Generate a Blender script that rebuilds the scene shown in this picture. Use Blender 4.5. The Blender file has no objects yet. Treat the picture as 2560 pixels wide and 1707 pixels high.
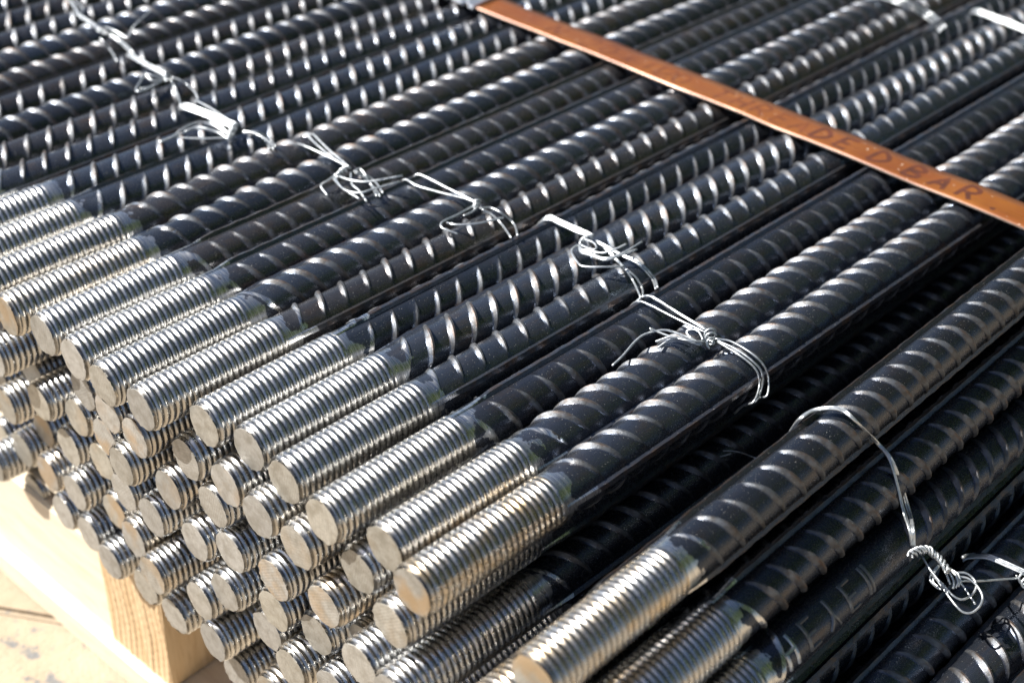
import bpy, bmesh, math, random
from mathutils import Vector, Matrix
R = math.radians
MM = 0.001
GZ = 216.0                      # height (mm) of the axis of the top layer of bars above the ground
scene = bpy.context.scene
C = scene.collection

# ------------------------------------------------------------------ camera
cd = bpy.data.cameras.new('camera')
cam = bpy.data.objects.new('camera', cd); C.objects.link(cam)
rot = Matrix([[0.713244,-0.422604,0.559186],[0.700401,0.399148,-0.591709],[0.026861,0.813687,0.580682]])
pos = [422.49,-225.511,348.079]
m4 = rot.to_4x4(); m4.translation = Vector((pos[0]*MM, pos[1]*MM, (pos[2]+GZ)*MM))
cam.matrix_world = m4
cd.sensor_width = 36.0; cd.lens = 52.27
cd.clip_start = 0.02; cd.clip_end = 400.0
cd.dof.use_dof = True; cd.dof.focus_distance = 0.565; cd.dof.aperture_fstop = 8.0
cd.dof.aperture_blades = 7
scene.camera = cam

# ------------------------------------------------------------------ sky, sun, exposure
SUN_EL, SUN_AZ = R(49), R(232)
world = bpy.data.worlds.new('World'); scene.world = world
world.use_nodes = True
wn = world.node_tree
bg = wn.nodes['Background']
sky = wn.nodes.new('ShaderNodeTexSky'); sky.sky_type = 'NISHITA'; sky.sun_disc = False
sky.air_density = 0.75; sky.dust_density = 1.3; sky.ozone_density = 1.5; sky.sun_elevation = SUN_EL; sky.sun_rotation = SUN_AZ
wn.links.new(sky.outputs['Color'], bg.inputs['Color'])
bg.inputs['Strength'].default_value = 0.05
sd = bpy.data.lights.new('sun', 'SUN'); sd.energy = 5.0; sd.angle = R(0.53); sd.color = (1.0, 0.97, 0.92)
sun = bpy.data.objects.new('sun', sd); C.objects.link(sun)
to_sun = Vector((math.sin(SUN_AZ)*math.cos(SUN_EL), math.cos(SUN_AZ)*math.cos(SUN_EL), math.sin(SUN_EL)))
sun.rotation_euler = to_sun.to_track_quat('Z', 'Y').to_euler()
sun.location = to_sun*3
scene.view_settings.view_transform = 'Standard'
scene.view_settings.look = 'None'
scene.view_settings.exposure = 1.15
scene.view_settings.gamma = 1.0

# ------------------------------------------------------------------ node helpers
class NT:
    def __init__(s, name):
        s.m = bpy.data.materials.new(name); s.m.use_nodes = True
        s.t = s.m.node_tree; s.b = s.t.nodes['Principled BSDF']
        s.obj = s.t.nodes.new('ShaderNodeTexCoord').outputs['Object']
        s.info = s.t.nodes.new('ShaderNodeObjectInfo')
    def put(s, sock, v):
        if hasattr(v, 'is_linked') or hasattr(v, 'links'): s.t.links.new(v, sock)
        else: sock.default_value = v
    def n(s, typ, out=0, ins=None, **kw):
        nd = s.t.nodes.new(typ)
        for k, v in kw.items(): setattr(nd, k, v)
        for k, v in (ins or {}).items(): s.put(nd.inputs[k], v)
        return nd.outputs[out]
    def math(s, op, a, b=0.0, c=0.0):
        return s.n('ShaderNodeMath', 0, {0: a, 1: b, 2: c}, operation=op)
    def noise(s, scale, detail=3.0, rough=0.55, vec=None, out='Fac'):
        return s.n('ShaderNodeTexNoise', out, {'Vector': vec or s.vec, 'Scale': scale, 'Detail': detail, 'Roughness': rough})
    def ramp(s, f, lo, hi, a=0.0, b=1.0):
        return s.n('ShaderNodeMapRange', 0, {0: f, 1: lo, 2: hi, 3: a, 4: b})
    def mix(s, f, a, b, typ='MIX'):
        nd = s.t.nodes.new('ShaderNodeMix'); nd.data_type = 'RGBA'; nd.blend_type = typ
        s.put(nd.inputs[0], f); s.put(nd.inputs[6], a); s.put(nd.inputs[7], b)
        return nd.outputs[2]
    def mixf(s, f, a, b):
        nd = s.t.nodes.new('ShaderNodeMix'); nd.data_type = 'FLOAT'
        s.put(nd.inputs[0], f); s.put(nd.inputs[2], a); s.put(nd.inputs[3], b)
        return nd.outputs[0]
    def bump(s, h, strength, dist, normal=None):
        ins = {'Height': h, 'Strength': strength, 'Distance': dist}
        if normal is not None: ins['Normal'] = normal
        return s.n('ShaderNodeBump', 0, ins)
    def rand_vec(s):
        off = s.math('MULTIPLY', s.info.outputs['Random'], 37.0)
        cmb = s.n('ShaderNodeCombineXYZ', 0, {0: off, 1: off, 2: off})
        s.vec = s.n('ShaderNodeVectorMath', 0, {0: s.obj, 1: cmb}, operation='ADD')
        return s.vec
    def scaled(s, v, sc):
        return s.n('ShaderNodeVectorMath', 0, {0: v, 1: sc}, operation='MULTIPLY')
    def set(s, **kw):
        for k, v in kw.items(): s.put(s.b.inputs[k.replace('_', ' ')], v)
        return s.m

def c3(r, g, b): return (r, g, b, 1.0)

def mat_scale():                 # mill scale of the hot rolled bars, cut back to bright steel next to the thread
    t = NT('mill_scale'); t.rand_vec()
    sep = t.n('ShaderNodeSeparateXYZ', 0, {0: t.obj}).node
    x, y, z = sep.outputs
    rad = t.math('SQRT', t.math('ADD', t.math('MULTIPLY', x, x), t.math('MULTIPLY', z, z)))
    big = t.noise(70, 4, 0.6)
    streak = t.noise(1.0, 4, 0.6, vec=t.scaled(t.vec, (420, 45, 420)))
    fine = t.noise(1500, 3, 0.65)
    grain = t.noise(3800, 2, 0.6)
    brown = t.math('MULTIPLY', t.ramp(big, 0.45, 0.70), t.ramp(streak, 0.35, 0.65))
    col = t.mix(t.ramp(streak, 0.3, 0.7), c3(0.074, 0.089, 0.115), c3(0.100, 0.114, 0.138))
    col = t.mix(brown, col, c3(0.118, 0.098, 0.086))
    col = t.mix(1.0, col, t.info.outputs['Color'], 'MULTIPLY')
    # ribs: rougher and paler than the core, crest rusty in places
    lon = t.math('MULTIPLY', t.ramp(t.math('ABSOLUTE', z), 0.0015, 0.0021, 1.0, 0.0), t.ramp(t.math('ABSOLUTE', x), 0.0088, 0.0092))
    ribm = t.math('MULTIPLY', t.ramp(rad, 0.00966, 0.0100), t.math('SUBTRACT', 1.0, t.math('MULTIPLY', lon, 0.85)))
    col = t.mix(ribm, col, t.mix(t.ramp(t.noise(330, 3), 0.4, 0.65), c3(0.150, 0.160, 0.175), c3(0.092, 0.087, 0.084)))
    crest = t.math('MULTIPLY', t.ramp(rad, 0.0106, 0.0111), t.ramp(t.noise(240, 3), 0.42, 0.66))
    col = t.mix(t.math('MULTIPLY', crest, 0.8), col, c3(0.15, 0.095, 0.065))
    # sparse pale specks
    speck = t.ramp(t.noise(2300, 1, 0.4), 0.75, 0.77)
    col = t.mix(speck, col, c3(0.42, 0.41, 0.39))
    # cut back bright steel: y from the end of the thread, further along where ribs stand proud
    e = t.math('MULTIPLY_ADD', t.noise(130, 3, 0.5), 0.026, y)
    e = t.math('SUBTRACT', e, t.ramp(rad, 0.00968, 0.00985, 0.0, 0.0085))
    bright = t.ramp(e, 0.0186, 0.0183)
    bcol = t.mix(t.ramp(t.noise(1.0, 3, 0.6, vec=t.scaled(t.vec, (90, 900, 90))), 0.3, 0.7), c3(0.50, 0.50, 0.49), c3(0.80, 0.795, 0.78))
    col = t.mix(bright, col, bcol)
    rough = t.mixf(ribm, t.ramp(fine, 0.3, 0.75, 0.20, 0.35), 0.52)
    rough = t.mixf(bright, rough, t.ramp(t.noise(1.0, 2, 0.6, vec=t.scaled(t.vec, (60, 1600, 60))), 0.3, 0.7, 0.20, 0.40))
    turn = t.noise(1.0, 2, 0.6, vec=t.scaled(t.vec, (40, 2200, 40)))
    h = t.math('MULTIPLY_ADD', fine, 0.7, t.math('MULTIPLY', grain, 0.45))
    h = t.mixf(bright, h, turn)
    nrm = t.bump(h, t.mixf(bright, t.mixf(ribm, 0.5, 0.95), 0.2), 0.00018)
    return t.set(Base_Color=col, Metallic=t.mixf(speck, t.mixf(bright, 0.85, 1.0), 0.2), Roughness=rough, Normal=nrm)

def mat_thread():                # freshly cut thread, some with yellow rust, all darker in the grooves
    t = NT('cut_thread_steel'); t.rand_vec()
    s1 = t.noise(1.0, 3, 0.6, vec=t.scaled(t.vec, (160, 1300, 160)))
    s2 = t.noise(90, 4, 0.6)
    col = t.mix(t.ramp(s1, 0.3, 0.72), c3(0.44, 0.43, 0.41), c3(0.64, 0.63, 0.605))
    rust = t.math('MULTIPLY', t.ramp(s2, 0.40, 0.66), t.info.outputs['Alpha'])
    col = t.mix(rust, col, c3(0.62, 0.43, 0.20))
    sep = t.n('ShaderNodeSeparateXYZ', 0, {0: t.obj}).node
    x, y, z = sep.outputs
    rad = t.math('SQRT', t.math('ADD', t.math('MULTIPLY', x, x), t.math('MULTIPLY', z, z)))
    groove = t.math('MULTIPLY', t.ramp(rad, 0.00955, 0.00918), t.ramp(t.noise(120, 3), 0.25, 0.6, 0.45, 1.0))  # darker towards the thread roots, varied by noise
    col = t.mix(groove, col, c3(0.10, 0.095, 0.088))
    col = t.mix(1.0, col, t.info.outputs['Color'], 'MULTIPLY')
    nrm = t.bump(s1, 0.12, 0.00006)
    nick = t.bump(t.noise(500, 2, 0.6), 0.10, 0.00012, nrm)
    return t.set(Base_Color=col, Metallic=1.0, Roughness=t.ramp(t.noise(600, 2), 0.3, 0.7, 0.23, 0.34), Normal=nick)

def mat_end():                   # sawn end faces
    t = NT('sawn_steel'); t.rand_vec()
    saw = t.noise(1.0, 3, 0.7, vec=t.scaled(t.vec, (1500, 1500, 160)))
    pit = t.noise(900, 3, 0.65)
    s2 = t.noise(75, 3, 0.5)
    col = t.mix(t.ramp(pit, 0.3, 0.72), c3(0.34, 0.33, 0.31), c3(0.45, 0.44, 0.415))
    col = t.mix(t.ramp(t.noise(210, 4, 0.6), 0.42, 0.66, 0.0, 0.8), col, c3(0.25, 0.235, 0.205))
    rust = t.math('MULTIPLY', t.ramp(s2, 0.46, 0.62), t.info.outputs['Alpha'])
    col = t.mix(rust, col, c3(0.42, 0.28, 0.14))
    col = t.mix(t.math('MULTIPLY', t.ramp(t.noise(1400, 2), 0.60, 0.72), 0.6), col, c3(0.22, 0.19, 0.16))
    col = t.mix(1.0, col, t.info.outputs['Color'], 'MULTIPLY')
    line = t.n('ShaderNodeTexWave', 'Fac', {'Vector': t.vec, 'Scale': 260.0, 'Distortion': 2.5, 'Detail': 3.0, 'Detail Scale': 2.0})
    col = t.mix(t.math('MULTIPLY', t.ramp(line, 0.2, 0.8), 0.16), col, c3(0.20, 0.19, 0.17))
    h = t.math('MULTIPLY_ADD', saw, 0.6, t.math('MULTIPLY_ADD', line, 0.5, t.math('MULTIPLY', pit, 0.7)))
    return t.set(Base_Color=col, Metallic=0.55, Roughness=0.52, Normal=t.bump(h, 0.45, 0.00012))

def mat_wire():
    t = NT('galvanised_wire'); t.rand_vec()
    n1 = t.noise(500, 3)
    col = t.mix(t.ramp(n1, 0.35, 0.7), c3(0.52, 0.55, 0.57), c3(0.70, 0.72, 0.72))
    return t.set(Base_Color=col, Metallic=0.85, Roughness=t.ramp(n1, 0.3, 0.7, 0.30, 0.46), Normal=t.bump(n1, 0.15, 0.0001))

def mat_strap():
    t = NT('painted_strap'); t.rand_vec()
    n1 = t.noise(28, 4, 0.6); n2 = t.noise(1.0, 4, 0.6, vec=t.scaled(t.vec, (18, 420, 420)))
    col = t.mix(t.ramp(n1, 0.35, 0.65), c3(0.165, 0.050, 0.012), c3(0.225, 0.078, 0.015))
    col = t.mix(t.math('MULTIPLY', t.ramp(n2, 0.5, 0.75), 0.5), col, c3(0.20, 0.045, 0.012))
    chip = t.ramp(t.noise(520, 2, 0.5), 0.71, 0.74)
    col = t.mix(chip, col, c3(0.55, 0.42, 0.32))
    return t.set(Base_Color=col, Metallic=0.15, Roughness=t.ramp(n2, 0.3, 0.7, 0.26, 0.38), Normal=t.bump(t.noise(300, 3), 0.12, 0.0002))

def mat_simple(name, a, b, scale, rough, metal=0.0, bump=0.2, dist=0.0004):
    t = NT(name); t.rand_vec()
    n1 = t.noise(scale, 4, 0.6)
    col = t.mix(t.ramp(n1, 0.35, 0.65), c3(*a), c3(*b))
    return t.set(Base_Color=col, Metallic=metal, Roughness=rough, Normal=t.bump(n1, bump, dist))

def mat_wood(name, a, b, sc, saw=False):
    t = NT(name); t.rand_vec()
    g = t.noise(1.0, 5, 0.65, vec=t.scaled(t.vec, sc))
    g2 = t.noise(1.0, 3, 0.6, vec=t.scaled(t.vec, tuple(q*6 for q in sc)))
    col = t.mix(t.ramp(g, 0.32, 0.68), c3(*a), c3(*b))
    col = t.mix(t.math('MULTIPLY', t.ramp(g2, 0.5, 0.72), 0.45), col, c3(a[0]*0.72, a[1]*0.6, a[2]*0.5))
    h = g2
    return t.set(Base_Color=col, Roughness=0.62, Normal=t.bump(h, 0.35, 0.0008))

def mat_ground(name='sandy_paving', own=False):
    t = NT(name); t.vec = t.obj
    if own: t.rand_vec()
    big = t.noise(9, 5, 0.6); mid = t.noise(60, 4, 0.65); fine = t.noise(420, 3, 0.6)
    col = t.mix(t.ramp(big, 0.35, 0.65), c3(0.30, 0.235, 0.16), c3(0.40, 0.33, 0.24))
    col = t.mix(t.math('MULTIPLY', t.ramp(mid, 0.5, 0.7), 0.7), col, c3(0.42, 0.32, 0.22))
    col = t.mix(t.math('MULTIPLY', t.ramp(t.noise(85, 3), 0.60, 0.68), 0.85), col, c3(0.13, 0.14, 0.15))
    col = t.mix(t.math('MULTIPLY', t.ramp(fine, 0.58, 0.7), 0.5), col, c3(0.28, 0.21, 0.15))
    return t.set(Base_Color=col, Roughness=0.85, Normal=t.bump(t.math('ADD', mid, t.math('MULTIPLY', fine, 0.4)), 0.5, 0.003))

M = dict(scale=mat_scale(), thread=mat_thread(), end=mat_end(), wire=mat_wire(), strap=mat_strap(),
         ink=mat_simple('marker_ink', (0.060, 0.018, 0.009), (0.10, 0.028, 0.012), 160, 0.5, bump=0.05),
         ink_faint=mat_simple('faded_ink', (0.085, 0.025, 0.010), (0.16, 0.048, 0.014), 160, 0.45, bump=0.05),
         seal=mat_simple('galvanised_seal', (0.62, 0.64, 0.65), (0.78, 0.79, 0.79), 300, 0.32, 0.9),
         edge=mat_simple('bare_strap_edge', (0.45, 0.33, 0.26), (0.58, 0.47, 0.40), 300, 0.4, 0.7),
         letter=mat_simple('rolled_letter', (0.13, 0.145, 0.17), (0.19, 0.19, 0.19), 400, 0.42, 0.85), letter_cut=mat_simple('cut_letter', (0.42, 0.46, 0.52), (0.55, 0.57, 0.6), 400, 0.3, 1.0),
         wood=mat_wood('pale_pine', (0.64, 0.54, 0.40), (0.74, 0.65, 0.51), (9, 130, 130)),
         block=mat_wood('sawn_pine_block', (0.50, 0.34, 0.18), (0.62, 0.46, 0.28), (160, 160, 14)),
         ground=mat_ground(),
         grass=mat_simple('grass', (0.055, 0.095, 0.018), (0.10, 0.15, 0.03), 8, 0.7),
         leaf=mat_simple('leaf', (0.035, 0.075, 0.012), (0.09, 0.15, 0.025), 3, 0.5),
         bark=mat_simple('bark', (0.09, 0.065, 0.045), (0.15, 0.115, 0.08), 12, 0.85),
         paver=mat_ground('sandy_paver', True))

# ------------------------------------------------------------------ mesh and object helpers
def mesh(name, verts, faces, mat, smooth=True):
    me = bpy.data.meshes.new(name)
    me.from_pydata([(x*MM, y*MM, z*MM) for x, y, z in verts], [], faces)
    me.materials.append(mat)
    if smooth: me.polygons.foreach_set('use_smooth', [True]*len(me.polygons))
    me.update(); return me
def obj(name, me, parent=None, kind=None, label=None):
    o = bpy.data.objects.new(name, me); C.objects.link(o)
    if parent: o.parent = parent
    if kind: o['kind'] = kind
    if label: o['label'] = label
    return o
def tag(o, label, cat, group=None):
    o['label'] = label; o['category'] = cat
    if group: o['group'] = group
    return o
def thing(name, label, cat, loc, rz=0.0, group=None):
    o = bpy.data.objects.new(name, None); C.objects.link(o)
    o.empty_display_size = 0.01
    o.location = (loc[0]*MM, loc[1]*MM, (loc[2]+GZ)*MM); o.rotation_euler = (0, 0, rz)
    return tag(o, label, cat, group)
def grid_faces(nr, nc, wrap=True, off=0):
    f = []
    for i in range(nr-1):
        for k in range(nc if wrap else nc-1):
            k2 = (k+1) % nc
            f.append((off+i*nc+k, off+i*nc+k2, off+(i+1)*nc+k2, off+(i+1)*nc+k))
    return f
def box(verts, faces, x0, x1, y0, y1, z0, z1, bev=0.0):
    o = len(verts)
    b = bev
    if b <= 0:
        verts += [(x0,y0,z0),(x1,y0,z0),(x1,y1,z0),(x0,y1,z0),(x0,y0,z1),(x1,y0,z1),(x1,y1,z1),(x0,y1,z1)]
        faces += [tuple(o+i for i in q) for q in ((0,3,2,1),(4,5,6,7),(0,1,5,4),(1,2,6,5),(2,3,7,6),(3,0,4,7))]
        return
    bm = bmesh.new(); bmesh.ops.create_cube(bm, size=1.0)
    for v in bm.verts: v.co = Vector(((x0+x1)/2+v.co.x*(x1-x0), (y0+y1)/2+v.co.y*(y1-y0), (z0+z1)/2+v.co.z*(z1-z0)))
    bmesh.ops.bevel(bm, geom=list(bm.edges), offset=b, segments=2, affect='EDGES')
    bm.verts.ensure_lookup_table()
    verts += [tuple(v.co) for v in bm.verts]; faces += [tuple(o+v.index for v in f.verts) for f in bm.faces]
    bm.free()

# ------------------------------------------------------------------ the bar: shank, thread, end face
THREAD_L, BAR_L, PITCH = 64.0, 1120.0, 2.7
CORE, RIB_H, RIB_P, SKEW = 9.5, 1.65, 12.0, 0.50
def sharpen(me, deg):
    try: me.set_sharp_from_angle(angle=R(deg))
    except Exception: pass
def recalc(me):
    bm = bmesh.new(); bm.from_mesh(me); bmesh.ops.recalc_face_normals(bm, faces=bm.faces); bm.to_mesh(me); bm.free()
    return me
TH_COLS = sorted(set([q*10.0 for q in range(-17, 19)]) - {90.0, -90.0} | {s*(90+e) for s in (1, -1) for e in (-8.5, -5.2, -2, 2, 5.2, 8.5)})
def shank_mesh(name, seed, rib_gap=None, rh=1.65, skew=0.50):
    rnd = random.Random(seed)
    cols = [R(q) for q in TH_COLS]; NC = len(cols)
    prof = [(-2.4, 0.0), (-0.50, 1.0), (0.50, 0.97), (1.55, 0.0), (4.4, 0.0), (7.0, 0.0)]
    n = int((BAR_L-THREAD_L)/RIB_P)
    rows = [(-0.6, 0, 0), (0.4, 0, 0), (2.5, 0, 0)]
    ph = 9.0 + rnd.uniform(0, 5)
    for i in range(n-1):
        hh = rnd.uniform(0.86, 1.07)*(0.72 if rnd.random() < 0.06 else 1.0); jt = rnd.uniform(-0.25, 0.25)
        for s, a in prof: rows.append((ph+i*RIB_P+jt, a*hh, s*rnd.uniform(0.95, 1.05)))
    verts = []
    for ri, (s, a, off) in enumerate(rows):
        for th in cols:
            u = th if abs(th) <= math.pi/2 else math.copysign(math.pi-abs(th), th)
            fade = min(1.0, max(0.0, (s-2.5)/6.0))
            d = abs(math.degrees(u))
            arc = max(0.0, math.cos(math.radians(d*90/79)))**0.95 if d < 79 else 0.0
            y = s + off*(0.30+0.70*arc if abs(off) < 3 else 1.0) + skew*CORE*u*fade
            if rib_gap and abs(th) > math.pi/2 and rib_gap[0] < s < rib_gap[1]: arc = 0.0
            r = CORE + rh*a*arc
            if abs(d-90) < 6: r = max(r, CORE+1.75+0.12*math.sin(y*0.55+seed)+0.06*math.sin(y*1.7+th*9))
            r += 0.04*math.sin(y*0.13+th*2+seed)
            r = min(r, 9.96+max(0.0, y-9.0-2.5*math.sin(3*th+seed))*0.14)
            verts.append((r*math.sin(th), y, r*math.cos(th)))
    faces = grid_faces(len(rows), NC)
    c0 = len(verts); verts.append((0, rows[0][0], 0)); verts.append((0, rows[-1][0], 0))
    last = (len(rows)-1)*NC
    for k in range(NC):
        faces.append((c0, (k+1) % NC, k)); faces.append((c0+1, last+k, last+(k+1) % NC))
    me = recalc(mesh(name, verts, faces, M['scale'])); sharpen(me, 24)
    return me

def thread_mesh(name, seed):
    rnd = random.Random(seed)
    NC, PER = 48, 12
    N = int(THREAD_L/PITCH*PER)
    verts = []
    nick = [(rnd.uniform(2, 62), rnd.uniform(-3, 3), rnd.uniform(0.1, 0.30)) for _ in range(16)]
    for i in range(N+1):
        y = THREAD_L*i/N
        fl = min(1.0, (THREAD_L-y)/3.5)
        for k in range(NC):
            th = 2*math.pi*k/NC
            p = y/PITCH + th/(2*math.pi)
            h = abs(math.cos(math.pi*p))
            r = 9.12 + 0.88*h
            for ny, nt, nd in nick:
                dy = (y-ny)/0.9; dt = (((th-nt+math.pi) % (2*math.pi))-math.pi)/0.10
                if dy*dy+dt*dt < 1 and h > 0.6: r -= nd
            r = 9.95-(9.95-r)*fl**0.7
            if y < 2: r = min(r, 8.75+y*0.75)
            verts.append((r*math.sin(th), y, r*math.cos(th)))
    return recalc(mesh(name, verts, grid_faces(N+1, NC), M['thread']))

def end_mesh(name, seed):
    rnd = random.Random(seed)
    NC = 48
    am = [rnd.uniform(0, 6.28) for _ in range(5)]
    verts = []; RR = [3.0, 6.0, 8.1, 8.75, 8.95]
    tilt = rnd.uniform(-0.03, 0.03); tt = rnd.uniform(0, 6.28)
    burr = [rnd.random() for _ in range(NC)]
    for i, r0 in enumerate(RR):
        for k in range(NC):
            th = 2*math.pi*k/NC
            j = 0.26*math.sin(2*th+am[0])+0.20*math.sin(5*th+am[1])+0.14*math.sin(9*th+am[2])
            r = r0 + (j+0.30*(burr[k]-.5))*(r0/8.9)**8
            y = -0.30 + (0.0, 0.0, 0.0, 0.10, 0.75)[i] + 0.04*math.sin(3*th+am[3])*(r0/8.75) + tilt*r0*math.sin(th+tt)
            if i == 3 and burr[k] > 0.8 and math.sin(2*th+am[4]) > 0.3: y -= 0.35*burr[k]
            verts.append((r*math.sin(th), y, r*math.cos(th)))
    faces = grid_faces(len(RR), NC)
    verts.append((0, -0.30, 0)); c0 = len(verts)-1
    faces += [(c0, k, (k+1) % NC) for k in range(NC)]
    bm = bmesh.new(); me = mesh(name, verts, faces, M['end']); recalc(me)
    if me.polygons[-1].normal.y > 0: me.flip_normals()
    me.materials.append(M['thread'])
    for p in me.polygons:
        if len(p.vertices) == 4 and sum(math.hypot(me.vertices[i].co.x, me.vertices[i].co.z) for i in p.vertices)/4 > 8.75*MM: p.material_index = 1
    sharpen(me, 40)
    return me

SH = [shank_mesh('shank', 1, rh=1.45), shank_mesh('shank', 2), shank_mesh('shank', 3, rh=1.8, skew=0.56), shank_mesh('shank', 7, rh=1.35, skew=0.44)]
SH_MARK = shank_mesh('shank', 5, rib_gap=(14, 84))
TH = [thread_mesh('thread', s) for s in (11, 12, 13)]
EN = [end_mesh('end_face', s) for s in range(21, 29)]
rng = random.Random(4)
def bar(x, y, z, phi, label, group, yaw=0.0, rust=None, mark=False, tone=None):
    b = thing('threaded_bar', label, 'steel bar', (x, y, z), yaw, group)
    tint = rng.uniform(0.88, 1.06); warm = rng.uniform(-0.03, 0.015)
    colr = (tint*(1+warm), tint, tint*(1-warm*1.6))
    ru = rust if rust is not None else max(0.0, rng.uniform(-0.9, 0.45))
    s = obj('shank', SH_MARK if mark else rng.choice(SH), b); s.location = (0, THREAD_L*MM, 0); s.rotation_euler = (0, R(phi), 0)
    t = obj('thread', rng.choice(TH), b); t.rotation_euler = (0, rng.uniform(0, 6.28), 0)
    e = obj('end_face', rng.choice(EN), b); e.rotation_euler = (0, rng.uniform(0, 6.28), 0)
    t.color = (*colr, ru)
    w = rng.random(); k = rng.uniform(0.82, 1.22)
    s.color = (k*(0.94+0.34*w*w), k*(0.98+0.10*w*w), k*(1.03-0.12*w*w), 1.0)
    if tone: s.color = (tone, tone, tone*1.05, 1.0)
    ye = rng.random()**1.6; dk = rng.uniform(0.82, 1.12)
    e.color = (dk, dk*(1-0.035*ye), dk*(1-0.13*ye), max(ru, 0.6 if rng.random() < 0.14 else 0.0))
    return b

# ------------------------------------------------------------------ the stack of bars
ORD = ['', 'first', 'second', 'third', 'fourth', 'fifth', 'sixth', 'seventh', 'eighth', 'ninth', 'tenth', 'eleventh', 'twelfth',
       'thirteenth', 'fourteenth', 'fifteenth', 'sixteenth', 'seventeenth', 'eighteenth', 'nineteenth', 'twentieth',
       'twenty-first', 'twenty-second', 'twenty-third', 'twenty-fourth', 'twenty-fifth']
TOP = [(-134.0,-13.1), (-112.5,-11.5), (-90.0,-3.4), (-66.5,-7.7), (-44.4,-4.2), (-22.0,-4.3), (-0.0,-5.3), (22.3,-3.3), (46.6,8.0), (68.9,11.5), (92.0,9.4), (116.9,6.0), (141.9,12.5), (163.3,5.4)]
LOW = [(-86.3,-7.8,-31.4),(-90.6,9.6,-51.9),(-122.1,7.5,-72.6),(-101.3,-0.9,-70.0),(-69.7,0.3,-50.6),(-99.9,13.8,-90.9),
 (-48.7,5.8,-49.9),(-39.3,6.0,-30.7),(-18.4,4.4,-29.6),(-27.7,6.2,-48.7),(2.6,3.3,-29.1),(-149.4,14.3,-124.7),
 (-112.9,7.5,-107.3),(-59.6,5.0,-72.0),(-80.6,2.7,-99.0),(-128.7,-1.1,-121.2),(-120.2,12.3,-140.4),(-59.6,3.9,-97.8),
 (-79.0,5.7,-123.5),(-36.6,7.5,-67.7),(-6.7,0.4,-48.0),(-15.8,4.3,-70.2),(-35.9,9.1,-96.8),(-14.9,4.8,-96.3),
 (5.2,3.9,-69.9),(19.5,5.0,-46.8),(36.3,4.7,-20.6),(-58.0,5.9,-122.9),(-37.0,3.3,-124.1),(5.8,-0.2,-99.9),
 (-11.3,5.0,-122.6),(34.5,5.0,-64.5),(60.2,5.6,-19.1),(49.3,5.9,-37.0),(81.2,4.3,-20.1),(56.0,7.0,-56.9),
 (36.2,2.6,-94.6),(52.0,4.9,-80.1),(11.9,3.9,-122.3),(102.4,4.9,-21.3),(88.0,3.9,-47.1),(83.6,5.7,-67.6),
 (41.5,3.1,-114.9),(75.0,7.8,-86.8),(46.3,9.7,-135.3),(95.9,2.5,-87.8),(116.1,5.0,-40.8),(105.5,8.8,-66.3),
 (130.0,10.1,-17.3),(125.7,15.3,-60.9),(152.7,4.8,-22.9),(141.5,-0.6,-47.1),(77.4,4.9,-119.4),(118.0,5.0,-83.7),
 (162.2,-3.9,-43.6)]
# rotation of each bar about its own axis (which rib face looks up); V faces have the opposite slant
PHI = {1: 200, 2: 240, 3: -6, 4: -8, 5: 68, 6: 70, 7: 28, 8: 155, 9: 262, 10: 205, 11: 153, 12: 74, 13: -8, 14: -13,
       0: 158, -1: 200, -2: 26, -3: 235, -4: 30, -5: 5, -6: 210, -7: 215, -8: 190, -9: 30}
LOOK = {14: 'bar at the right edge of the top layer, its thread stained yellow',
        13: 'top layer bar just left of the edge bar, sharing its wire tie',
        12: 'seamed top layer bar, leftmost of the three under the tie near the right edge',
        11: 'top layer bar with small fin-like ribs, under the tails of the spiky tie',
        10: 'top layer bar with tall bold ribs, under the spiky middle wire knot',
        9: 'top layer bar with a beaded seam, where the middle wire tie begins',
        8: 'top layer bar with small fin ribs, right of the twisted-looking bar',
        7: 'top layer bar with broad slanting ribs, under the bent wire knot left of centre',
        6: 'seamed top layer bar with faint slanting ribs, right one of the pair',
        5: 'seamed top layer bar with faint slanting ribs, left one of the pair',
        4: 'rope-like top layer bar, right one of the two, beside the seamed pair',
        3: 'rope-like top layer bar, left one of the two, under the loose wire loop'}
for i, (x, ye) in enumerate(TOP):
    k = i+1
    lab = LOOK.get(k, 'threaded bar of the top layer, %s bar counted from the right edge' % ORD[15-k])
    bar(x, ye, 0.0, PHI[k], lab, 'threaded bars of the top layer', rust=0.75 if k == 14 else None, tone={12: 0.85, 13: 0.95, 14: 0.9}.get(k))
for k in range(0, -10, -1):
    x = TOP[0][0]-22.6*(1-k)
    bar(x, -31+rng.uniform(-3, 3), 0.0, PHI[k], 'far top layer bar, %s counted from the right edge' % ORD[15-k], 'threaded bars of the top layer')
cols = {}
for x, y, z in LOW:
    i = min(range(len(TOP)), key=lambda q: abs(TOP[q][0]-x)); cols.setdefault(i, []).append((z, x, y))
for i, lst in cols.items():
    for r, (z, x, y) in enumerate(sorted(lst, reverse=True)):
        nm = 'right edge top bar' if i == 13 else '%s top bar from the right' % ORD[14-i]
        bar(x, y, z, rng.uniform(0, 360), 'stacked bar end below the %s, %s down' % (nm, ORD[r+1]), 'lower bars of the stack')
for k in range(13):
    bar(-112-22.4*k, (-8 if k < 2 else -30)+rng.uniform(-3, 3), -20.3, rng.uniform(0, 360), 'dark second layer bar glimpsed in the gaps between the far top bars', 'second layer bars at the back')

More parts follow.
